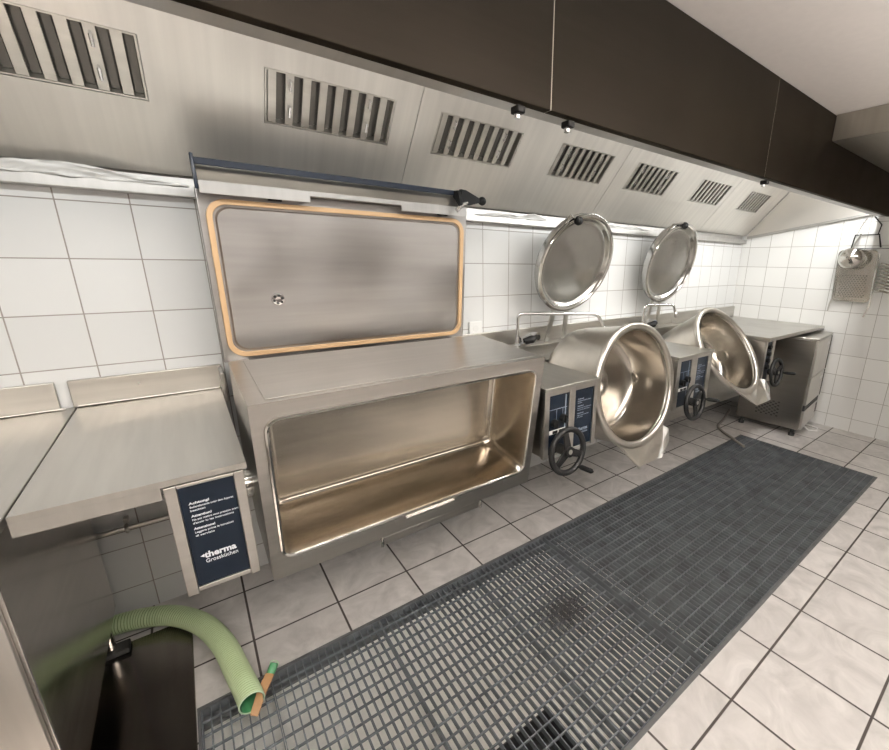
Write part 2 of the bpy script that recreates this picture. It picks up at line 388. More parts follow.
# ------------------------------------------------------------------ control columns
def warning_panel(par, x, y, zt, w, h, mat='white_print'):
    """three short warnings and the maker's mark, printed on the panel"""
    L = [("Achtung!", 1, .36), ("Bedienelemente unter dem Apparat", 0, .78), ("beachten", 0, .26),
         ("Attention!", 1, .36), ("Ne pas mettre sous pression avant", 0, .84), ("d'avoir lu les instructions", 0, .74),
         ("Attenzione!", 1, .38), ("Leggere prima le istruzioni", 0, .70), ("di servizio", 0, .34)]
    vs = [.170, .205, .238, .293, .328, .362, .418, .453, .488]
    for (s, bold, wd), v in zip(L, vs):
        text_part('warning_text', s, .0095 if bold else .0082, x + .14 * w, y, zt - v * h - .004, mat, par, .0003 if bold else .0001, wd * w)
    z = zt - .735 * h
    text_part('maker_lettering', 'therma', .026, x + .22 * w, y, z, mat, par, .0009, .60 * w)
    mb = MB(); mb.prism([(x + .145 * w, y, z + .0085), (x + .215 * w, y, z + .0135), (x + .215 * w, y, z + .0035)], (0, .0003, 0)); mb.build('maker_arrow', mat, par, smooth=False)
    text_part('maker_subtitle', 'Grossküchen', .0175, x + .22 * w, y, z - .0165, mat, par, .0001, .60 * w)

def handwheel(par, c, R, ang):
    c = V3(c); A = V3((1, 0, 0)); Bv = V3((0, .10, .995))
    w = MB().torus(c, A, Bv, R, .0145, 48, 12).build('handwheel', 'black', par)
    n = A.cross(Bv)           # points to -y side
    if n.y > 0: n = -n
    for k in range(3):
        a = ang + .6 + k * 2 * PI / 3; dr = A * math.cos(a) + Bv * math.sin(a); pr = A * -math.sin(a) + Bv * math.cos(a)
        MB().hexa([c + dr * r + pr * sgn * (.022 - .008 * (r > .05)) + n * h for h in (-.004, .006) for r, sgn in ((.01, -1), (R, -1), (R, 1), (.01, 1))]).build('spoke', 'black', w, .002)
    MB().cyl(c - n * .06, c + n * .018, .026).build('hub', 'black', w)
    MB().cyl(c + n * .0185, c + n * .020, .012).build('hub_cap', 'steel', w)
    p = c + (A * math.cos(ang) + Bv * math.sin(ang)) * R
    MB().tube([p, p + n * .02, p + n * .035, p + n * .095, p + n * .105], [.008, .008, .013, .012, .006], 14).build('crank_handle', 'black', w)
    return w

def panel(par, name, x0, x1, y, z0, z1): return B(x0, x1, y, y + .010, z0, z1).build(name, 'navy', par)

def column(label, x0, x1, yf, zb, zt, panels, own_top=True):
    c = thing('control_column', label, 'control unit', ((x0 + x1) / 2, yf / 2, zb), 'control columns of the cooking line')
    B(x0 + .004, x1 - .004, yf + .022, -.275 if own_top else -.03, zb + .004, zt - (.02 if own_top else .002)).build('body', 'steel', c, .003)
    # front frame of stiles and rails around the sunken panels
    f = MB(); xs = [x0] + [v for p in panels for v in p[:2]] + [x1]; z0, z1 = panels[0][2], panels[0][3]
    for k in range(0, len(xs), 2): f.box(xs[k], xs[k + 1], yf, yf + .021, zb, zt - (.0205 if own_top else .0025))
    for p in panels:
        f.box(p[0] + .0005, p[1] - .0005, yf, yf + .021, z1, zt - (.0205 if own_top else .0025)); f.box(p[0] + .0005, p[1] - .0005, yf + .002, yf + .021, zb + .004, z0)
    f.build('front_frame', 'steel', c, .0015)
    ps = [panel(c, 'panel', p[0] + .001, p[1] - .001, yf + .008, p[2] + .001, p[3] - .001) for p in panels]
    if own_top: B(x0 - .004, x1 + .006, yf - .006, -.14, zt - .019, zt).build('top', 'steel_top', c, .002)
    return c, ps

c0, p0 = column('narrow steel control column with large navy warning panel under the worktop, left of the pan', 2.098, 2.275, -.92, .62, .962, [(2.124, 2.251, .637, .950)], False)
warning_panel(p0[0], 2.124, -.9124, .950, .127, .313)
def controls(par, x0, x1, y, zb, zt, knobs=True):
    w, h = x1 - x0, zt - zb
    mb = MB(); mb.box(x0 + .05 * w, x1 - .02 * w, y - .0005, y, zt - .245 * h, zt - .235 * h); mb.build('scale_line', 'grey_print', par, smooth=False)
    for u in (.40, .72):
        B(x0 + u * w, x0 + u * w + .003, y - .0005, y, zt - .42 * h, zt - .25 * h).build('scale_line', 'grey_print', par, smooth=False)
    for u, v in ((.28, .46), (.72, .41)):
        k = MB().cyl((x0 + u * w, y - .024, zt - v * h), (x0 + u * w, y, zt - v * h), .020, 20).build('dial', 'black', par)
        B(x0 + u * w - .003, x0 + u * w + .003, y - .030, y - .0245, zt - v * h - .019, zt - v * h + .019).build('dial_grip', 'black', k)
    st = B(x0 + .06 * w, x1 - .10 * w, y - .002, y, zt - .655 * h, zt - .585 * h).build('switch_strip', 'white_plastic', par, .001)
    for u in (.22, .55): B(x0 + u * w, x0 + (u + .24) * w, y - .006, y - .0022, zt - .645 * h, zt - .597 * h).build('rocker_switch', 'black', st, .001)
    B(x1 - .16 * w, x1 - .10 * w, y - .0005, y, zb + .2 * h, zt - .03 * h).build('panel_edge', 'grey_print', par, smooth=False)

c1, p1 = column('steel control column with two navy panels between the tilted pan and the first kettle', 3.462, 3.826, -.885, .62, .98, [(3.492, 3.622, .632, .938), (3.664, 3.800, .632, .938)])
controls(p1[0], 3.493, 3.621, -.8772, .633, .937)
warning_panel(p1[1], 3.672, -.8775, .938, .122, .306, 'grey_print')
handwheel(c1, (3.548, -.962, .675), .106, -1.0)
c2, p2 = column('steel control column with two dark panels between the two round kettles', 4.605, 5.035, -.862, .62, .98, [(4.645, 4.775, .632, .945), (4.845, 4.985, .632, .945)])
controls(p2[0], 4.646, 4.774, -.8542, .633, .944)
warning_panel(p2[1], 4.853, -.8545, .945, .122, .313, 'grey_print')
handwheel(c2, (4.70, -.955, .690), .106, .05)
c3, p3 = column('narrow steel control column with dark dials beside the fridge, right of the second kettle', 5.865, 6.035, -.885, .60, .952, [(5.885, 5.985, .615, .945)], False)
for z in (.90, .845, .79, .735):
    MB().cyl((5.93, -.900, z), (5.93, -.8772, z), .018, 18).build('dial', 'black', p3[0])
handwheel(c3, (5.93, -.965, .705), .106, -.15)
# right-hand worktop up to the wall
wr = thing('worktop', 'stainless worktop in the far right corner above the fridge', 'worktop', (6.45, -.45, .95))
B(5.858, XR - .003, -.905, -.004, .954, .985).build('top', 'steel_top', wr, .003)
B(5.858, XR - .003, -.022, -.004, .986, 1.10).build('splashback', 'steel', wr, .003)

# ------------------------------------------------------------------ tilting pan
pan = thing('tilting_pan', 'large rectangular stainless braising pan tipped forward with its lid open, between two control columns', 'braising pan', (2.917, -.5, .35))
CAMP = V3((2.21867, -2.23079, 1.53919)); KS = .935          # pan size and distance
O = CAMP + (V3((2.317, -.706, .406)) - CAMP) * KS; U = V3((1, 0, 0)); PU = U * KS; Vv = V3((0, -.146, .989)) * KS; W = V3((0, .989, .146)) * KS
P = lambda u, v, w: O + PU * u + Vv * v + W * w
W1, H1 = 1.203, .712
def rrect(u0, u1, v0, v1, r, n=8):
    out = []
    for cx, cy, a0 in ((u1 - r, v1 - r, 0), (u0 + r, v1 - r, PI / 2), (u0 + r, v0 + r, PI), (u1 - r, v0 + r, 1.5 * PI)):
        for k in range(n + 1): a = a0 + (PI / 2) * k / n; out.append((cx + r * math.cos(a), cy + r * math.sin(a)))
    return out
op = rrect(.040, 1.156, .090, .656, .045)
mb = MB()
def outer_match(pts, u0, u1, v0, v1):
    out = []; n = len(pts); k = n // 4
    for i, (u, v) in enumerate(pts):
        q = i // k; j = i % k
        cu, cv = ((u1, v1), (u0, v1), (u0, v0), (u1, v0))[q]
        out.append((cu, cv))
    return out
om = outer_match(op, 0, W1, 0, H1)
# face plate: one quad fan per corner + straight strips
vi = mb.vs([P(u, v, 0) for u, v in op]); k = len(op) // 4
vc = mb.vs([P(W1, H1, 0), P(0, H1, 0), P(0, 0, 0), P(W1, 0, 0)])
for q in range(4):
    for j in range(k - 1): mb.face([vi[q * k + j], vi[q * k + j + 1], vc[q]])
    mb.face([vi[q * k + k - 1], vi[(q * k + k) % len(op)], vc[(q + 1) % 4], vc[q]])
mb.build('rim_plate', 'steel_pan', pan, smooth=False)
# outer jacket: top, back, ends and underside
prof = [(0, .0), (.712, .0), (.655, .56), (.22, .56), (0, .36)]
mb = MB(); a = mb.vs([P(0, v, w + .0015) for v, w in prof]); b = mb.vs([P(W1, v, w + .0015) for v, w in prof])
for i in range(1, 5): j = (i + 1) % 5; mb.face([a[i], a[j], b[j], b[i]])
mb.face(a); mb.face(b[::-1])
mb.build('jacket', 'steel_pan', pan, .002, smooth=False)
sl = (.712 - .655) / .56
mb = MB(); mb.hexa([P(u, .712 - sl * w + h, w) for h in (.0005, .004) for u, w in ((.05, .03), (1.155, .03), (1.155, .55), (.05, .55))]); mb.build('top_plate', 'steel_pan', pan, .0015)
# basin
rings = []
for ins, dep in ((0, 0), (.003, .005), (.010, .24), (.014, .270), (.026, .292), (.046, .302)):
    rings.append([P(u, v, dep) for u, v in rrect(.040 + ins, 1.156 - ins, .090 + ins * .9, .656 - ins, .045)])
mb = MB(); mb.rings(rings, True, False, True); mb.build('basin', 'steel_in', pan, angle=60)
mb = MB(); mb.tube([P(u, v, -.002) for u, v in op], .0075, 8, True); mb.build('rim_bead', 'polish', pan)
# weld seams inside the basin
for a_, b_ in (((.06, .112, .292), (1.136, .112, .292)), ((1.132, .112, .288), (1.132, .62, .288)), ((1.136, .106, .29), (1.146, .102, .02)), ((.062, .106, .29), (.052, .102, .02))):
    MB().tube([P(*a_), P(*b_)], .006, 8).build('weld_seam', 'polish', pan)
# pouring lip
MB().obox(O, PU, Vv, W, .405, .892, -.040, .002, -.0005, .006).build('pouring_lip', 'steel_pan', pan, .0015)
MB().obox(O, PU, Vv, W, .510, .748, .062, .070, -.008, .004).build('lip_edge', 'polish', pan, .002)
for u in (.402, .895): MB().tube([P(u, .008, -.002), P(u, -.012, -.012), P(u, -.034, -.008)], .006, 8).build('lip_end', 'polish', pan)
for x0, x1 in ((2.277, P(0, 0, 0).x + .001), (P(W1, 0, 0).x - .001, 3.464)):
    MB().cyl((x0, -.55, .74), (x1, -.55, .74), .052, 28).build('pivot_shaft', 'polish', pan)
MB().cyl(P(1.02, -.02, .16), P(1.13, -.02, .16), .075, 28).build('pivot_drum', 'steel_pan', pan)
for u in (.05, 1.15): q = P(u, .62, .60); B(q.x - .035, q.x + .035, -.30, -.131, .995, q.z).build('hinge_block', 'steel', pan, .004)
# lid
O2 = CAMP + (V3((2.312, -.083, 1.10)) - CAMP) * KS; Q2 = V3((0, -.088, .996)) * KS; W2 = V3((0, .996, .088)) * KS
P2 = lambda u, v, w: O2 + PU * u + Q2 * v + W2 * w
LB_ = lambda *a: MB().obox(O2, PU, Q2, W2, *a)
lid = LB_(0, 1.20, 0, .70, .004, .045).build('lid', 'steel_lid', pan, .004)
gk = MB(); go = rrect(.022, 1.178, .022, .664, .070); gi = rrect(.042, 1.158, .042, .644, .054)
gk.rings([[P2(u, v, .0035) for u, v in go], [P2(u, v, -.010) for u, v in go], [P2(u, v, -.010) for u, v in gi], [P2(u, v, .0035) for u, v in gi]], True, False, False)
gk.build('gasket', 'gasket', lid, .002)
mb = MB(); mb.rings([[P2(u, v, .0038) for u, v in rrect(.050, 1.150, .050, .636, .05)], [P2(u, v, -.003) for u, v in rrect(.056, 1.144, .056, .630, .05)]], True, False, True); mb.build('inner_sheet', 'steel_lid', lid)
# folded front flange with a raised middle, sloping shelf behind it and the blue bar along the top
fg = MB()
for u0, u1, v0 in ((.012, .392, .678), (.392, .80, .703), (.80, 1.165, .678)): fg.obox(O2, PU, Q2, W2, u0, u1, v0, .722, -.054, -.050)
fg.build('front_flange', 'gutter', lid, .001)
MB().prism([P2(.012, .7225, -.054), P2(.012, .7225, -.049), P2(.012, .775, -.004), P2(.012, .78, -.010)], PU * 1.16).build('flange_shelf', 'steel', lid, .001)
LB_(.012, 1.175, .7005, .775, .004, .045).build('lid_edge', 'steel_pan', lid, .002)
for u in (.40 * .6, 1.02): LB_(u, u + .05, .672, .690, -.02, .003).build('latch_block', 'black', lid, .002)
LB_(.004, 1.150, .776, .800, -.032, -.018).build('handle_bar', 'navy_bar', lid, .003)
MB().prism([P2(.000, .690, -.060), P2(.000, .745, -.062), P2(.000, .812, -.040), P2(.000, .812, -.012), P2(.000, .72, -.02)], PU * .011).build('bar_bracket', 'navy_bar', lid, .002)
MB().prism([P2(1.098, .722, -.085), P2(1.098, .735, -.100), P2(1.098, .800, -.070), P2(1.098, .800, -.030), P2(1.098, .770, -.02)], PU * .016).build('bar_bracket', 'black', lid, .002)
MB().prism([P2(1.120, .808, -.070), P2(1.150, .806, -.070), P2(1.225, .772, -.090), P2(1.225, .752, -.090), P2(1.165, .733, -.085), P2(1.112, .745, -.080)], W2 * .026).build('locking_lever', 'black', lid, .003)
MB().sphere(P2(1.243, .761, -.080), .0205, 12).build('ball_knob', 'black', lid)
MB().tube([P2(1.09, .700, -.075), P2(1.12, .735, -.09), P2(1.15, .745, -.075)], .010, 8).build('lever_pin', 'chrome', lid)
vt = MB(); vt.lathe([(.001, -.012), (.010, -.014), (.024, -.012), (.028, -.003)], P2(.234, .268, 0), PU, Q2, W2, 24, True); vt = vt.build('steam_vent', 'chrome', lid)
for k_ in range(6):
    a_ = k_ * PI / 3 + .3; c_ = P2(.234 + .017 * math.cos(a_), .268 + .017 * math.sin(a_), -.0135); MB().lathe([(.0055, -.002), (.0055, .002)], c_, PU, Q2, W2, 10, True).build('vent_hole', 'void', vt)

# ------------------------------------------------------------------ round kettles
def kettle(label, c, th, lidc, lth, xl, xr, gu):
    k = thing('tilting_kettle', label, 'kettle', (c[0], -.5, .5), 'round tilting kettles')
    c = V3(c); A = V3((1, 0, 0)); Bv = V3((0, math.sin(th), math.cos(th))); N = V3((0, -math.cos(th), math.sin(th)))
    inner = [(.330, -.006), (.321, -.016), (.318, -.035), (.316, -.22), (.311, -.25), (.297, -.275), (.272, -.292), (.22, -.303), (.12, -.311), (.035, -.313), (.033, -.318), (.001, -.318)]
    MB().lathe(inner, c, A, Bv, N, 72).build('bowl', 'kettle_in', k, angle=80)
    outer = [(.352, -.008), (.348, -.03), (.346, -.36), (.338, -.42), (.31, -.46), (.22, -.485), (.001, -.49)]
    MB().lathe(outer, c, A, Bv, N, 72).build('shell', 'steel_kettle', k, angle=80)
    rim = [(.322 + .0, -.014), (.322, -.002), (.328, .006), (.340, .010), (.352, .009), (.361, .003), (.365, -.008), (.364, -.022), (.356, -.030), (.347, -.026)]
    MB().lathe(rim, c, A, Bv, N, 72).build('rim', 'steel_kettle', k, angle=80)
    PP = lambda u, v, w: c + A * u + Bv * v + N * w
    # pouring spout: folded sheet hanging below the rim
    t = N * -.004
    sp = MB()
    sp.prism([PP(-.245, -.268, .004), PP(-.175, -.310, .0), PP(-.12, -.395, .012), PP(-.06, -.462, .030), PP(.115, -.462, .030), PP(.20, -.39, .012), PP(.235, -.275, .0), PP(.18, -.315, -.012), PP(0, -.362, -.014), PP(-.17, -.318, -.012)], t)
    sp = sp.build('spout', 'steel_kettle', k, .0015, smooth=False)
    MB().prism([PP(.115, -.462, .030), PP(.20, -.39, .012), PP(.232, -.285, .0), PP(.248, -.305, .026), PP(.236, -.375, .034), PP(.145, -.460, .040)], A * .003).build('spout_wing', 'gutter', sp, .001, smooth=False)
    MB().prism([PP(-.06, -.462, .030), PP(-.12, -.395, .012), PP(-.245, -.268, .004), PP(-.255, -.272, .022), PP(-.14, -.395, .030), PP(-.075, -.470, .040)], A * -.003).build('spout_wing', 'polish', sp, .001, smooth=False)
    for x0, x1 in ((xl, c.x - .30), (xr, c.x + .30)):
        MB().cyl((x0, -.60, .80), (x1, -.60, .80), .045, 24).build('pivot_shaft', 'polish', k)
    # lid, swung up against the wall
    lc = V3(lidc); LB = V3((0, math.sin(lth), math.cos(lth))); LN = V3((0, -math.cos(lth), math.sin(lth)))
    LP = lambda u, v, w: lc + A * u + LB * v + LN * w
    pr = [(.001, -.020), (.10, -.022), (.20, -.027), (.262, -.032), (.276, -.028), (.284, -.012), (.300, -.002), (.316, .002), (.325, -.002), (.325, -.012), (.322, -.020), (.318, -.045), (.305, -.066), (.22, -.085), (.10, -.094), (.001, -.096)]
    lid = MB().lathe(pr, lc, A, LB, LN, 72).build('lid', 'klid', k, angle=50)
    MB().torus(LP(0, 0, -.004), A, LB, .308, .009, 64, 10).build('lid_rim', 'polish', lid)
    # grip: strap and ball at the top
    a0 = 1.95
    q = [LP(.325 * math.cos(2.25), .325 * math.sin(2.25), -.01), LP(.325 * math.cos(2.2) - .012, .325 * math.sin(2.2) + .045, .02), LP(gu - .03, math.sqrt(.106 - gu * gu), .022)]
    MB().tube(q, .008, 8).build('grip_strap', 'polish', lid)
    MB().sphere(LP(gu, math.sqrt(.098 - gu * gu), .028), .027, 12).build('ball_grip', 'black', lid)
    # two hinge legs down to the rail
    for s in (-1, 1):
        p = LP(.06 * s, -.300, -.035); e = V3((lc.x + .085 * s, -.085, 1.001)); dx = A * .018
        MB().hexa([p - dx, p + dx, p + dx + V3((0, .014, .006)), p - dx + V3((0, .014, .006)), e - dx, e + dx, e + dx + V3((0, .014, 0)), e - dx + V3((0, .014, 0))]).build('hinge_arm', 'steel', lid, .002)
    return k
kettle('round stainless kettle tipped right over, beside the tilted pan, lid raised on the wall', (4.195, -.868, .865), math.radians(9.5), (4.278, -.263, 1.5246), math.radians(-18.8), 3.823, 4.608, -.135)
kettle('round stainless kettle tipped halfway near the far corner, lid raised on the wall', (5.43, -.785, .926), math.radians(35), (5.437, -.227, 1.5409), math.radians(-14.2), 5.032, 5.864, -.055)

# ------------------------------------------------------------------ swivel taps
def tap(label, b, e, end, wide, cap):
    t = thing('swivel_tap', label, 'tap', b, 'swivel taps over the kettles')
    b, e, end = V3(b), V3(e), V3(end); top = V3((b.x, b.y, e.z))
    MB().lathe([(.024, 0), (.024, .012), (.016, .018), (.016, .07), (.011, .075)], b, (1, 0, 0), (0, 1, 0), (0, 0, 1), 20, True).build('base', 'chrome', t)
    d = (e - top).normalized(); pts = [b + V3((0, 0, .07)), top - V3((0, 0, .035))]
    for k in range(1, 5): a = k * PI / 8; pts.append(top + V3((0, 0, -.035 * (1 - math.sin(a)))) + d * .035 * (1 - math.cos(a)))
    dn = (end - e).normalized()
    pts += [e - d * .03]
    for k in range(1, 5): f = k / 5; pts.append((e - d * .03).lerp(e, f).lerp(e.lerp(e + dn * .03, f), f))
    pts += [e + dn * .03, end]
    MB().tube(pts, .0115, 12).build('swivel_pipe', 'chrome', t)
    MB().tube([end - dn * .045, end - dn * .04, end - dn * .005, end], [.011, .015, .015, .010], 16).build('nozzle', 'chrome', t)
    m = MB().cyl(b + V3((.02, -.01, .035)), b + V3((wide, .05, .055)), .024, 20).build('mixer_body', 'chrome', t)
    MB().tube([b + V3((.035, -.035, .035)), b + V3((.075, -.06, .05)), b + V3((.10, -.07, .062))], [.022, .028, .014], 16).build('lever', 'black', m)
    MB().cyl(b + V3((wide - .01, -.02, .05)), b + V3((wide - .01, .04, .05)), .030, 20).build('valve_cap', 'chrome', m)
    MB().cyl(b + V3((wide - .01, -.03, .05)), b + V3((wide - .01, -.0205, .05)), .018, 16).build('valve_button', cap, m)
    MB().cyl((b.x + wide - .01, b.y + .02, 1.0), (b.x + wide - .01, b.y + .02, b.z + .03), .014).build('valve_stem', 'chrome', m)
    return t
tap('chrome swivel tap reaching over the tipped-over kettle beside the pan', (3.915, -.10, 1.0), (4.36, -.39, 1.2185), (4.436, -.40, 1.10), .17, 'black')
tap('chrome swivel tap in front of the far kettle lid', (5.27, -.11, 1.0), (5.54, -.22, 1.205), (5.585, -.225, 1.10), .16, 'blue')

# wall socket behind the pan
so = thing('wall_socket', 'small white socket on the tiles at the right end of the pan lid', 'socket', (3.649, -.01, 1.13))
B(3.60, 3.695, -.012, -.0005, 1.085, 1.175).build('cover', 'white_plastic', so, .003)
MB().cyl((3.648, -.0135, 1.13), (3.648, -.0122, 1.13), .020, 18).build('outlet', 'enamel', so)

# ------------------------------------------------------------------ fridge under the right worktop
th = math.radians(6)
fo = V3((6.515, -1.05, 0)); FX = V3((math.cos(th), math.sin(th), 0)); FY = V3((-math.sin(th), math.cos(th), 0)); FZ = V3((0, 0, 1))
fr = thing('undercounter_fridge', 'stainless drawer fridge on black feet standing under the right worktop', 'refrigerator', (6.7, -.7, 0))
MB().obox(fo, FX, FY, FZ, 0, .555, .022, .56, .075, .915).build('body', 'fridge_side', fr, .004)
MB().obox(fo, FX, FY, FZ, -.003, .558, -.004, .563, .916, .934).build('top', 'steel_top', fr, .003)
for z0, z1 in ((.585, .908), (.315, .575)):
    dr = MB().obox(fo, FX, FY, FZ, .012, .545, 0, .021, z0, z1).build('drawer', 'fridge_front', fr, .003)
    MB().obox(fo, FX, FY, FZ, .40, .50, -.003, -.0005, z1 - .075, z1 - .045).build('rating_plate', 'white_plastic', dr, smooth=False)
    MB().obox(fo, FX, FY, FZ, .547, .556, -.004, .021, z0, z1).build('grip_edge', 'black', dr, .001)
MB().obox(fo, FX, FY, FZ, .012, .545, .004, .021, .262, .310).build('recess', 'void', fr)
lo = MB().obox(fo, FX, FY, FZ, .012, .545, 0, .021, .085, .258).build('lower_panel', 'fridge_front', fr, .003)
for k in range(7): MB().obox(fo, FX, FY, FZ, .47, .535, -.002, -.0003, .15 + .014 * k, .157 + .014 * k).build('louvre', 'void', lo, smooth=False)
vg = MB()
for r in range(9):
    for q in range(9):
        if (r + q) % 2 == 0: vg.obox(fo, FX, FY, FZ, -.0012, -.0002, .20 + .022 * q, .218 + .022 * q, .16 + .017 * r, .172 + .017 * r)
vg.build('vent_grille', 'void', fr, smooth=False)
for u, v in ((.04, .07), (.51, .07), (.04, .51), (.51, .51)):
    p = fo + FX * u + FY * v
    MB().lathe([(.016, .074), (.016, .03), (.026, .026), (.026, .0005)], p, (1, 0, 0), (0, 1, 0), (0, 0, 1), 18, True).build('foot', 'rubber', fr)
MB().tube([(6.80, -.99, .04), (6.80, -1.04, .012), (6.86, -1.09, .007), (6.95, -1.07, .007), (6.98, -1.0, .007), (6.93, -.93, .02)], .006, 8).build('power_cable', 'white_plastic', fr)

def smooth_path(pts, n=10):
    pts = [V3(p) for p in pts]; out = []
    for i in range(len(pts) - 1):
        a, b, c, d = pts[max(i - 1, 0)], pts[i], pts[i + 1], pts[min(i + 2, len(pts) - 1)]
        for k in range(n):
            t = k / n; out.append(.5 * ((2 * b) + (c - a) * t + (2 * a - 5 * b + 4 * c - d) * t * t + (3 * b - a - 3 * c + d) * t ** 3))
    out.append(pts[-1]); return out
single(MB().tube(smooth_path([(6.75, -.30, .014), (6.42, -.40, .014), (6.18, -.46, .014), (6.07, -.56, .014), (5.99, -.68, .016), (5.93, -.76, .016), (5.88, -.84, .016)]), .0125, 10).build('drain_hose', 'grey_cable'),
       'thin grey drain hose curling from under the kettle onto the far grating', 'hose')

# ------------------------------------------------------------------ green corrugated hose
hz = thing('corrugated_hose', 'pale green corrugated suction hose running from behind the cabinet to the gratings', 'hose', (2.1, -.4, 0))
ctrl = [(1.30, -.075, .056), (1.55, -.085, .056), (1.80, -.122, .056), (1.887, -.149, .056), (1.977, -.204, .054), (2.067, -.318, .046), (2.127, -.475, .042), (2.158, -.636, .042), (2.181, -.766, .043), (2.187, -.815, .043)]
cp = smooth_path(ctrl, 14)
# resample evenly
L = [0]
for i in range(1, len(cp)): L.append(L[-1] + (cp[i] - cp[i - 1]).length)
tot = L[-1]; pitch = .0105; nseg = int(tot / pitch) * 4; pts = []; rad = []
j = 0
for i in range(nseg + 1):
    s_ = tot * i / nseg
    while j < len(L) - 2 and L[j + 1] < s_: j += 1
    f = (s_ - L[j]) / (L[j + 1] - L[j]); pts.append(cp[j].lerp(cp[j + 1], f)); rad.append((.0405, .0405, .0372, .0372)[i % 4])
hm = MB(); hm.tube(pts, rad, 28, caps=False); hm.bm.faces.ensure_lookup_table()
n_ = 28
for fi, f in enumerate(hm.bm.faces): f.material_index = 1 if (fi // n_) % 4 == 2 else 0
hm.build('hose_wall', ['hose_a', 'hose_b'], hz, angle=70)
e0 = pts[-1]; tdir = (pts[-1] - pts[-5]).normalized(); sx = tdir.cross(V3((0, 0, 1))).normalized(); sz = sx.cross(tdir)
MB().tube([pts[-40 + 4 * k] for k in range(10)] + [e0], .0355, 28, caps=False).build('hose_lining', 'hose_in', hz)
mb = MB(); mb.torus(e0, sx, sz, .0385, .0022, 40, 8); mb.build('cut_edge', 'hose_cut', hz)
# brown strip painted for the shade inside the cut flap, with a torn green tip
a_ = e0 + tdir * .012 + sx * -.050 - sz * .045; 
q0 = V3((2.186, -.838, .006)); q1 = V3((2.255, -.738, .045)); q2 = V3((2.274, -.714, .060)); dv = (q1 - q0).normalized(); up = V3((0, 0, 1)); sd = dv.cross(up).normalized()
mb = MB(); mb.rings([[q - sd * w + up * .004, q + sd * w + up * -.004, q + sd * w - up * .0 + V3((0, 0, .001)), q - sd * w + up * .009] for q, w in ((q0, .012), (q0.lerp(q1, .5) + up * .012, .015), (q1, .014))]); mb.build('flap_shade', 'brown', hz)
mb = MB(); mb.tube([q1, q1.lerp(q2, .5), q2], [.014, .016, .015], 14, caps=False); mb.build('torn_tip', 'hose_in', hz)
mb = MB(); mb.torus(q2, sd, up, .015, .0025, 24, 8); mb.build('tip_edge', 'hose_cut', hz)

# ------------------------------------------------------------------ extraction hood
hood = thing('extraction_hood', 'long stainless extraction hood with dark front fascia over the whole cooking line', 'extraction hood', (3.7, -.56, 2.0))
SD = V3((0, -.655, .756)); SN = V3((0, -.756, -.655)); S0 = V3((0, -.030, 1.846))
F = [(1.742, 2.228), (2.567, 3.056), (3.271, 3.755), (4.036, 4.498), (4.743, 5.227), (5.578, 6.05), (6.41, 6.84)]
SB, ST, SE = .262, .458, .69
splits = [.2, 3.164, 4.604, 6.12, 7.098]
for a, b in zip(splits[:-1], splits[1:]):
    mb = MB(); a2, b2 = a + .0015, b - .0015
    fs = [f for f in F if a < f[0] < b]
    xs = [a2] + [v for f in fs for v in f] + [b2]
    t = .003
    for s0, s1, full in ((0, SB, True), (SB, ST, False), (ST, SE, True)):
        if full: mb.obox(S0, U, SD, SN, a2, b2, s0, s1, -t, 0)
        else:
            for k in range(0, len(xs), 2): mb.obox(S0, U, SD, SN, xs[k], xs[k + 1], s0, s1, -t, 0)
    mb.build('sloped_panel', 'steel_h', hood, smooth=False)
fs = [.2, 3.143, 4.584, XR - .004]
for a, b in zip(fs[:-1], fs[1:]):
    p_ = B(a + .002, b - .002, -1.21, -1.18, 1.9645, ZC - .004).build('fascia_panel', 'fascia', hood, .002)
B(.2, XR - .004, -1.1795, -1.125, 1.9655, 1.9715).build('bottom_flange', 'gutter', hood, .001)
for x in fs[1:3]: B(x - .0018, x + .0018, -1.2085, -1.185, 1.9655, ZC - .006).build('seam_strip', 'duct', hood)
B(.2, XR - .004, -1.179, -.44, 2.372, 2.378).build('roof_panel', 'steel_h', hood)
MB().prism([(7.100, -.03, 1.835), (7.100, -1.178, 2.008), (7.100, -1.178, 2.37), (7.100, -.49, 2.37)], (.010, 0, 0)).build('end_panel', 'steel_h', hood, .001, smooth=False)
MB().prism([(7.082, -.05, 1.815), (7.082, -1.15, 1.994), (7.082, -1.15, 2.016), (7.082, -.05, 1.840)], (.030, 0, 0)).build('end_gutter', 'gutter', hood, .003)
g = MB(); g.box(.2, 7.08, -.056, -.052, 1.768, 1.804); g.box(.2, 7.08, -.052, -.001, 1.766, 1.770); g.box(.2, 7.08, -.006, -.001, 1.770, 1.86); g.build('gutter', 'gutter', hood, .001)
for x in (3.034, 3.230, 4.633):
    cl = B(x - .014, x + .014, -1.210, -1.175, 1.938, 1.9575).build('lamp_clip', 'black', hood, .004)
    MB().cyl((x, -1.19, 1.928), (x, -1.19, 1.9375), .010, 14).build('clip_screw', 'chrome', cl)
for a, b, pw in ((1.5, 3.3, 5.2), (3.9, 6.95, 8.6)):
    h_ = B(a, b, -1.179, -1.145, 2.07, 2.17).build('lamp_housing', 'enamel', hood, .003)
    area_light('lamp', ((a + b) / 2, -1.142, 2.12), b - a, .09, 1.55 * pw * (b - a), h_, (math.radians(48), 0, 0))

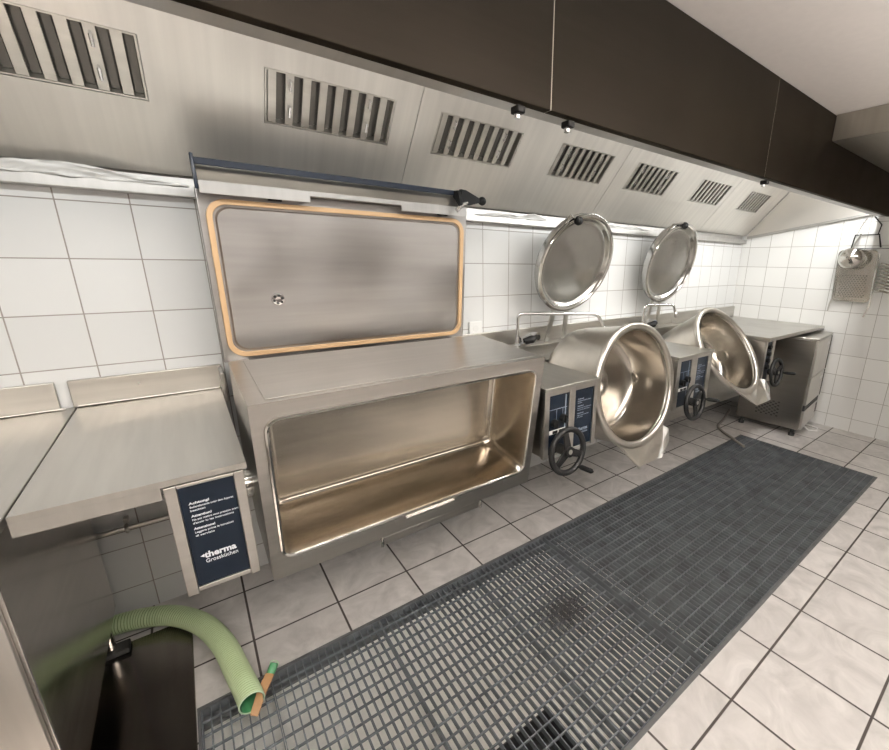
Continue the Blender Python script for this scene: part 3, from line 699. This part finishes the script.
names = ['first grease filter from the left, cut off by the picture edge', 'grease filter in the hood right above the tilted pan', 'grease filter in the hood just right of the pan lid handle',
         'grease filter in the hood above the first kettle lid, fourth from the left', 'grease filter in the hood between the two kettle lids, fifth from the left', 'grease filter in the hood right of the far kettle lid, second from the right end',
         'last grease filter of the hood, by the right wall']
for i, (a, b) in enumerate(F):
    c = S0 + U * ((a + b) / 2) + SD * ((SB + ST) / 2)
    f = thing('grease_filter', names[i], 'grease filter', c, 'grease filters of the hood')
    a2, b2, s0, s1 = a + .002, b - .002, SB + .002, ST - .002
    fm = MB(); t = .010
    for u0, u1, v0, v1 in ((a2, a2 + .006, s0, s1), (b2 - .006, b2, s0, s1), (a2 + .006, b2 - .006, s0, s0 + .005), (a2 + .006, b2 - .006, s1 - .005, s1)): fm.obox(S0, U, SD, SN, u0, u1, v0, v1, -.045, -.002)
    fm.build('frame', 'filter', f, smooth=False)
    MB().obox(S0, U, SD, SN, a2 + .001, b2 - .001, s0 + .001, s1 - .001, -.052, -.046).build('back_sheet', 'filter_dark', f, smooth=False)
    n = 8; w = (b2 - a2 - .012) / n
    for k in range(n):
        u = a2 + .006 + w * k + (.0 if i else .0)
        MB().obox(S0, U, SD, SN, u + w * .06, u + w * .54, s0 + .0055, s1 - .0055, -.012, -.004).build('baffle', 'filter', f, .0012)
        if k < n: MB().obox(S0, U, SD, SN, u + w * .60, u + w * .98, s0 + .0055, s1 - .0055, -.036, -.030).build('rear_baffle', 'filter_dark', f, .001)
    if i != 5:
        for k in (1, 6):
            u = a2 + .006 + w * (k + .3)
            for v in (s0 + .045, s1 - .055):
                MB().tube([S0 + U * u + SD * v + SN * -.003, S0 + U * u + SD * v + SN * .012, S0 + U * u + SD * (v + .032) + SN * .012, S0 + U * u + SD * (v + .032) + SN * -.003], .0042, 8).build('handle', 'chrome', f)

# torn protective film left in the gutter
def film(x0, x1, seed, hmax):
    nx, nz = int((x1 - x0) / .02), 7; mb = MB(); R = []
    for i in range(nx + 1):
        x = x0 + (x1 - x0) * i / nx; h = hmax * (.35 + .65 * abs(noise.noise((x * 2.3, seed, 0))) * 1.8) * min(1, 4 * i / nx + .15, 4 * (nx - i) / nx + .15)
        row = []
        for k in range(nz + 1):
            s = k / nz; y = -.050 + .018 * noise.noise((x * 14, s * 3, seed)) - .012 - (.38 * h * s if s > .4 else 0); z = 1.802 + h * s
            z += .006 * noise.noise((x * 22, s * 5, seed + 4)); y = min(y, -.058 + .655 / .756 * -max(0, z - 1.858))
            row.append((x, y, z))
        R.append(row)
    mb.rings(R, False)
    return mb.build('protective_film', 'film', angle=80)
single(film(1.35, 2.30, 2.0, .05), 'torn white protective film hanging from the hood gutter left of the pan lid', 'plastic film')
single(film(3.62, 4.18, 5.0, .035), 'torn white protective film along the hood gutter between pan lid and first kettle lid', 'plastic film')
single(film(4.62, 5.30, 9.0, .03), 'torn white protective film along the hood gutter between the two kettle lids', 'plastic film')

# ------------------------------------------------------------------ utensils on the right wall
wx = XR
rk = thing('wire_rack', 'black wire hanger on the right wall carrying the grater tray', 'rack', (wx - .03, -1.08, 1.75))
MB().tube([(wx - .012, -.98, 1.70), (wx - .012, -.99, 1.82), (wx - .012, -1.16, 1.82), (wx - .012, -1.19, 1.71)], .006, 8).build('hanger', 'black', rk)
MB().tube([(wx - .010, -1.15, 1.82), (wx - .010, -1.16, 1.90), (wx - .010, -1.10, 1.972)], .005, 8).build('hook', 'black', rk)
MB().tube([(wx - .010, -1.00, 1.82), (wx - .010, -1.02, 1.90), (wx - .010, -1.05, 1.965)], .003, 8).build('hook', 'steel', rk)
MB().tube([(wx - .012, -.985, 1.70), (wx - .03, -.985, 1.70), (wx - .03, -1.36, 1.70), (wx - .012, -1.36, 1.70)], .007, 8).build('rail', 'black', rk)
gt = thing('grater_tray', 'perforated steel grater tray hanging on the right wall behind the ladle', 'grater', (wx - .05, -1.09, 1.24))
GX = V3((0, -1, 0)); GY = V3((0, .045, .999)); GN = V3((-1, 0, 0)); G0 = V3((wx - .035, -.925, 1.235))
GP = lambda u, v, w: G0 + GX * u + GY * v + GN * w
rr_ = rrect(0, .285, 0, .455, .035, 6); ri = rrect(.018, .267, .018, .437, .025, 6)
mb = MB(); mb.rings([[GP(u, v, 0) for u, v in rr_], [GP(u, v, .03) for u, v in rr_], [GP(u, v, .03) for u, v in ri], [GP(u, v, .012) for u, v in ri]], True, True, True); mb.build('tray', 'polish', gt, .002)
hl = MB()
for r in range(12):
    for q in range(9):
        c_ = GP(.045 + .022 * q + (.011 if r % 2 else 0), .045 + .017 * r, .0125); hl.lathe([(.0055, -.0002), (.0055, .0006)], c_, GX, GY, GN, 8, True)
o = hl.build('perforation', 'filter_dark', gt, smooth=False); o['kind'] = 'stuff'
MB().tube([GP(.30, .42, .035), GP(.295, -.02, .045), GP(.262, -.13, .03)], .007, 8).build('leg', 'polish', gt)
MB().tube([GP(.005, .03, .02), GP(-.012, -.03, .015), GP(-.02, -.10, .01)], .006, 8).build('leg', 'steel', gt)
ld = thing('ladle', 'steel ladle with round bowl hanging in front of the grater tray', 'ladle', (wx - .16, -1.04, 1.6))
lc = V3((wx - .15, -1.035, 1.615)); ln = V3((-.80, .0, -.35)).normalized(); la = ln.cross(V3((0, 0, 1))).normalized(); lb = la.cross(ln)
R_ = .098; pr = [(max(.001, R_ * math.sin(a)), R_ * math.cos(a) * .85) for a in [k * PI / 2 / 14 for k in range(15)]]
pr += [(R_ - .004, 0)] + [(max(.001, (R_ - .004) * math.sin(a)), (R_ - .004) * math.cos(a) * .85) for a in [PI / 2 - k * PI / 2 / 10 for k in range(11)]]
MB().lathe(pr, lc, la, lb, ln, 36).build('bowl', 'polish', ld, angle=60)
MB().tube([lc + la * .0 + lb * .095, lc + lb * .13 + V3((.07, 0, .02)), (wx - .045, -1.03, 1.80), (wx - .02, -1.03, 1.828)], .007, 10).build('handle', 'steel', ld)
wk = thing('wire_whisk', 'coiled wire whisk hanging on the right wall beside the grater tray', 'whisk', (wx - .06, -1.30, 1.4))
for k in range(9):
    MB().torus((wx - .065, -1.285, 1.34 + .028 * k), (1, 0, 0), (0, 1, .25), .055, .005, 24, 6).build('coil', 'polish', wk)
MB().tube([(wx - .03, -1.285, 1.36), (wx - .03, -1.285, 1.69)], .006, 8).build('shaft', 'steel', wk)

# ------------------------------------------------------------------ world and view
w = bpy.data.worlds.new('room_dark'); S.world = w; w.use_nodes = True
w.node_tree.nodes['Background'].inputs[0].default_value = (.02, .02, .02, 1); w.node_tree.nodes['Background'].inputs[1].default_value = 1
vs = S.view_settings; vs.view_transform = 'Standard'; vs.look = 'None'; vs.gamma = 1; vs.exposure = 0.66; vs.use_curve_mapping = False
S.cycles.max_bounces = 10; S.cycles.glossy_bounces = 6; S.cycles.diffuse_bounces = 4
S.cycles.sample_clamp_indirect = 3.0
S.cycles.use_denoising = True
S.cycles.use_adaptive_sampling = False
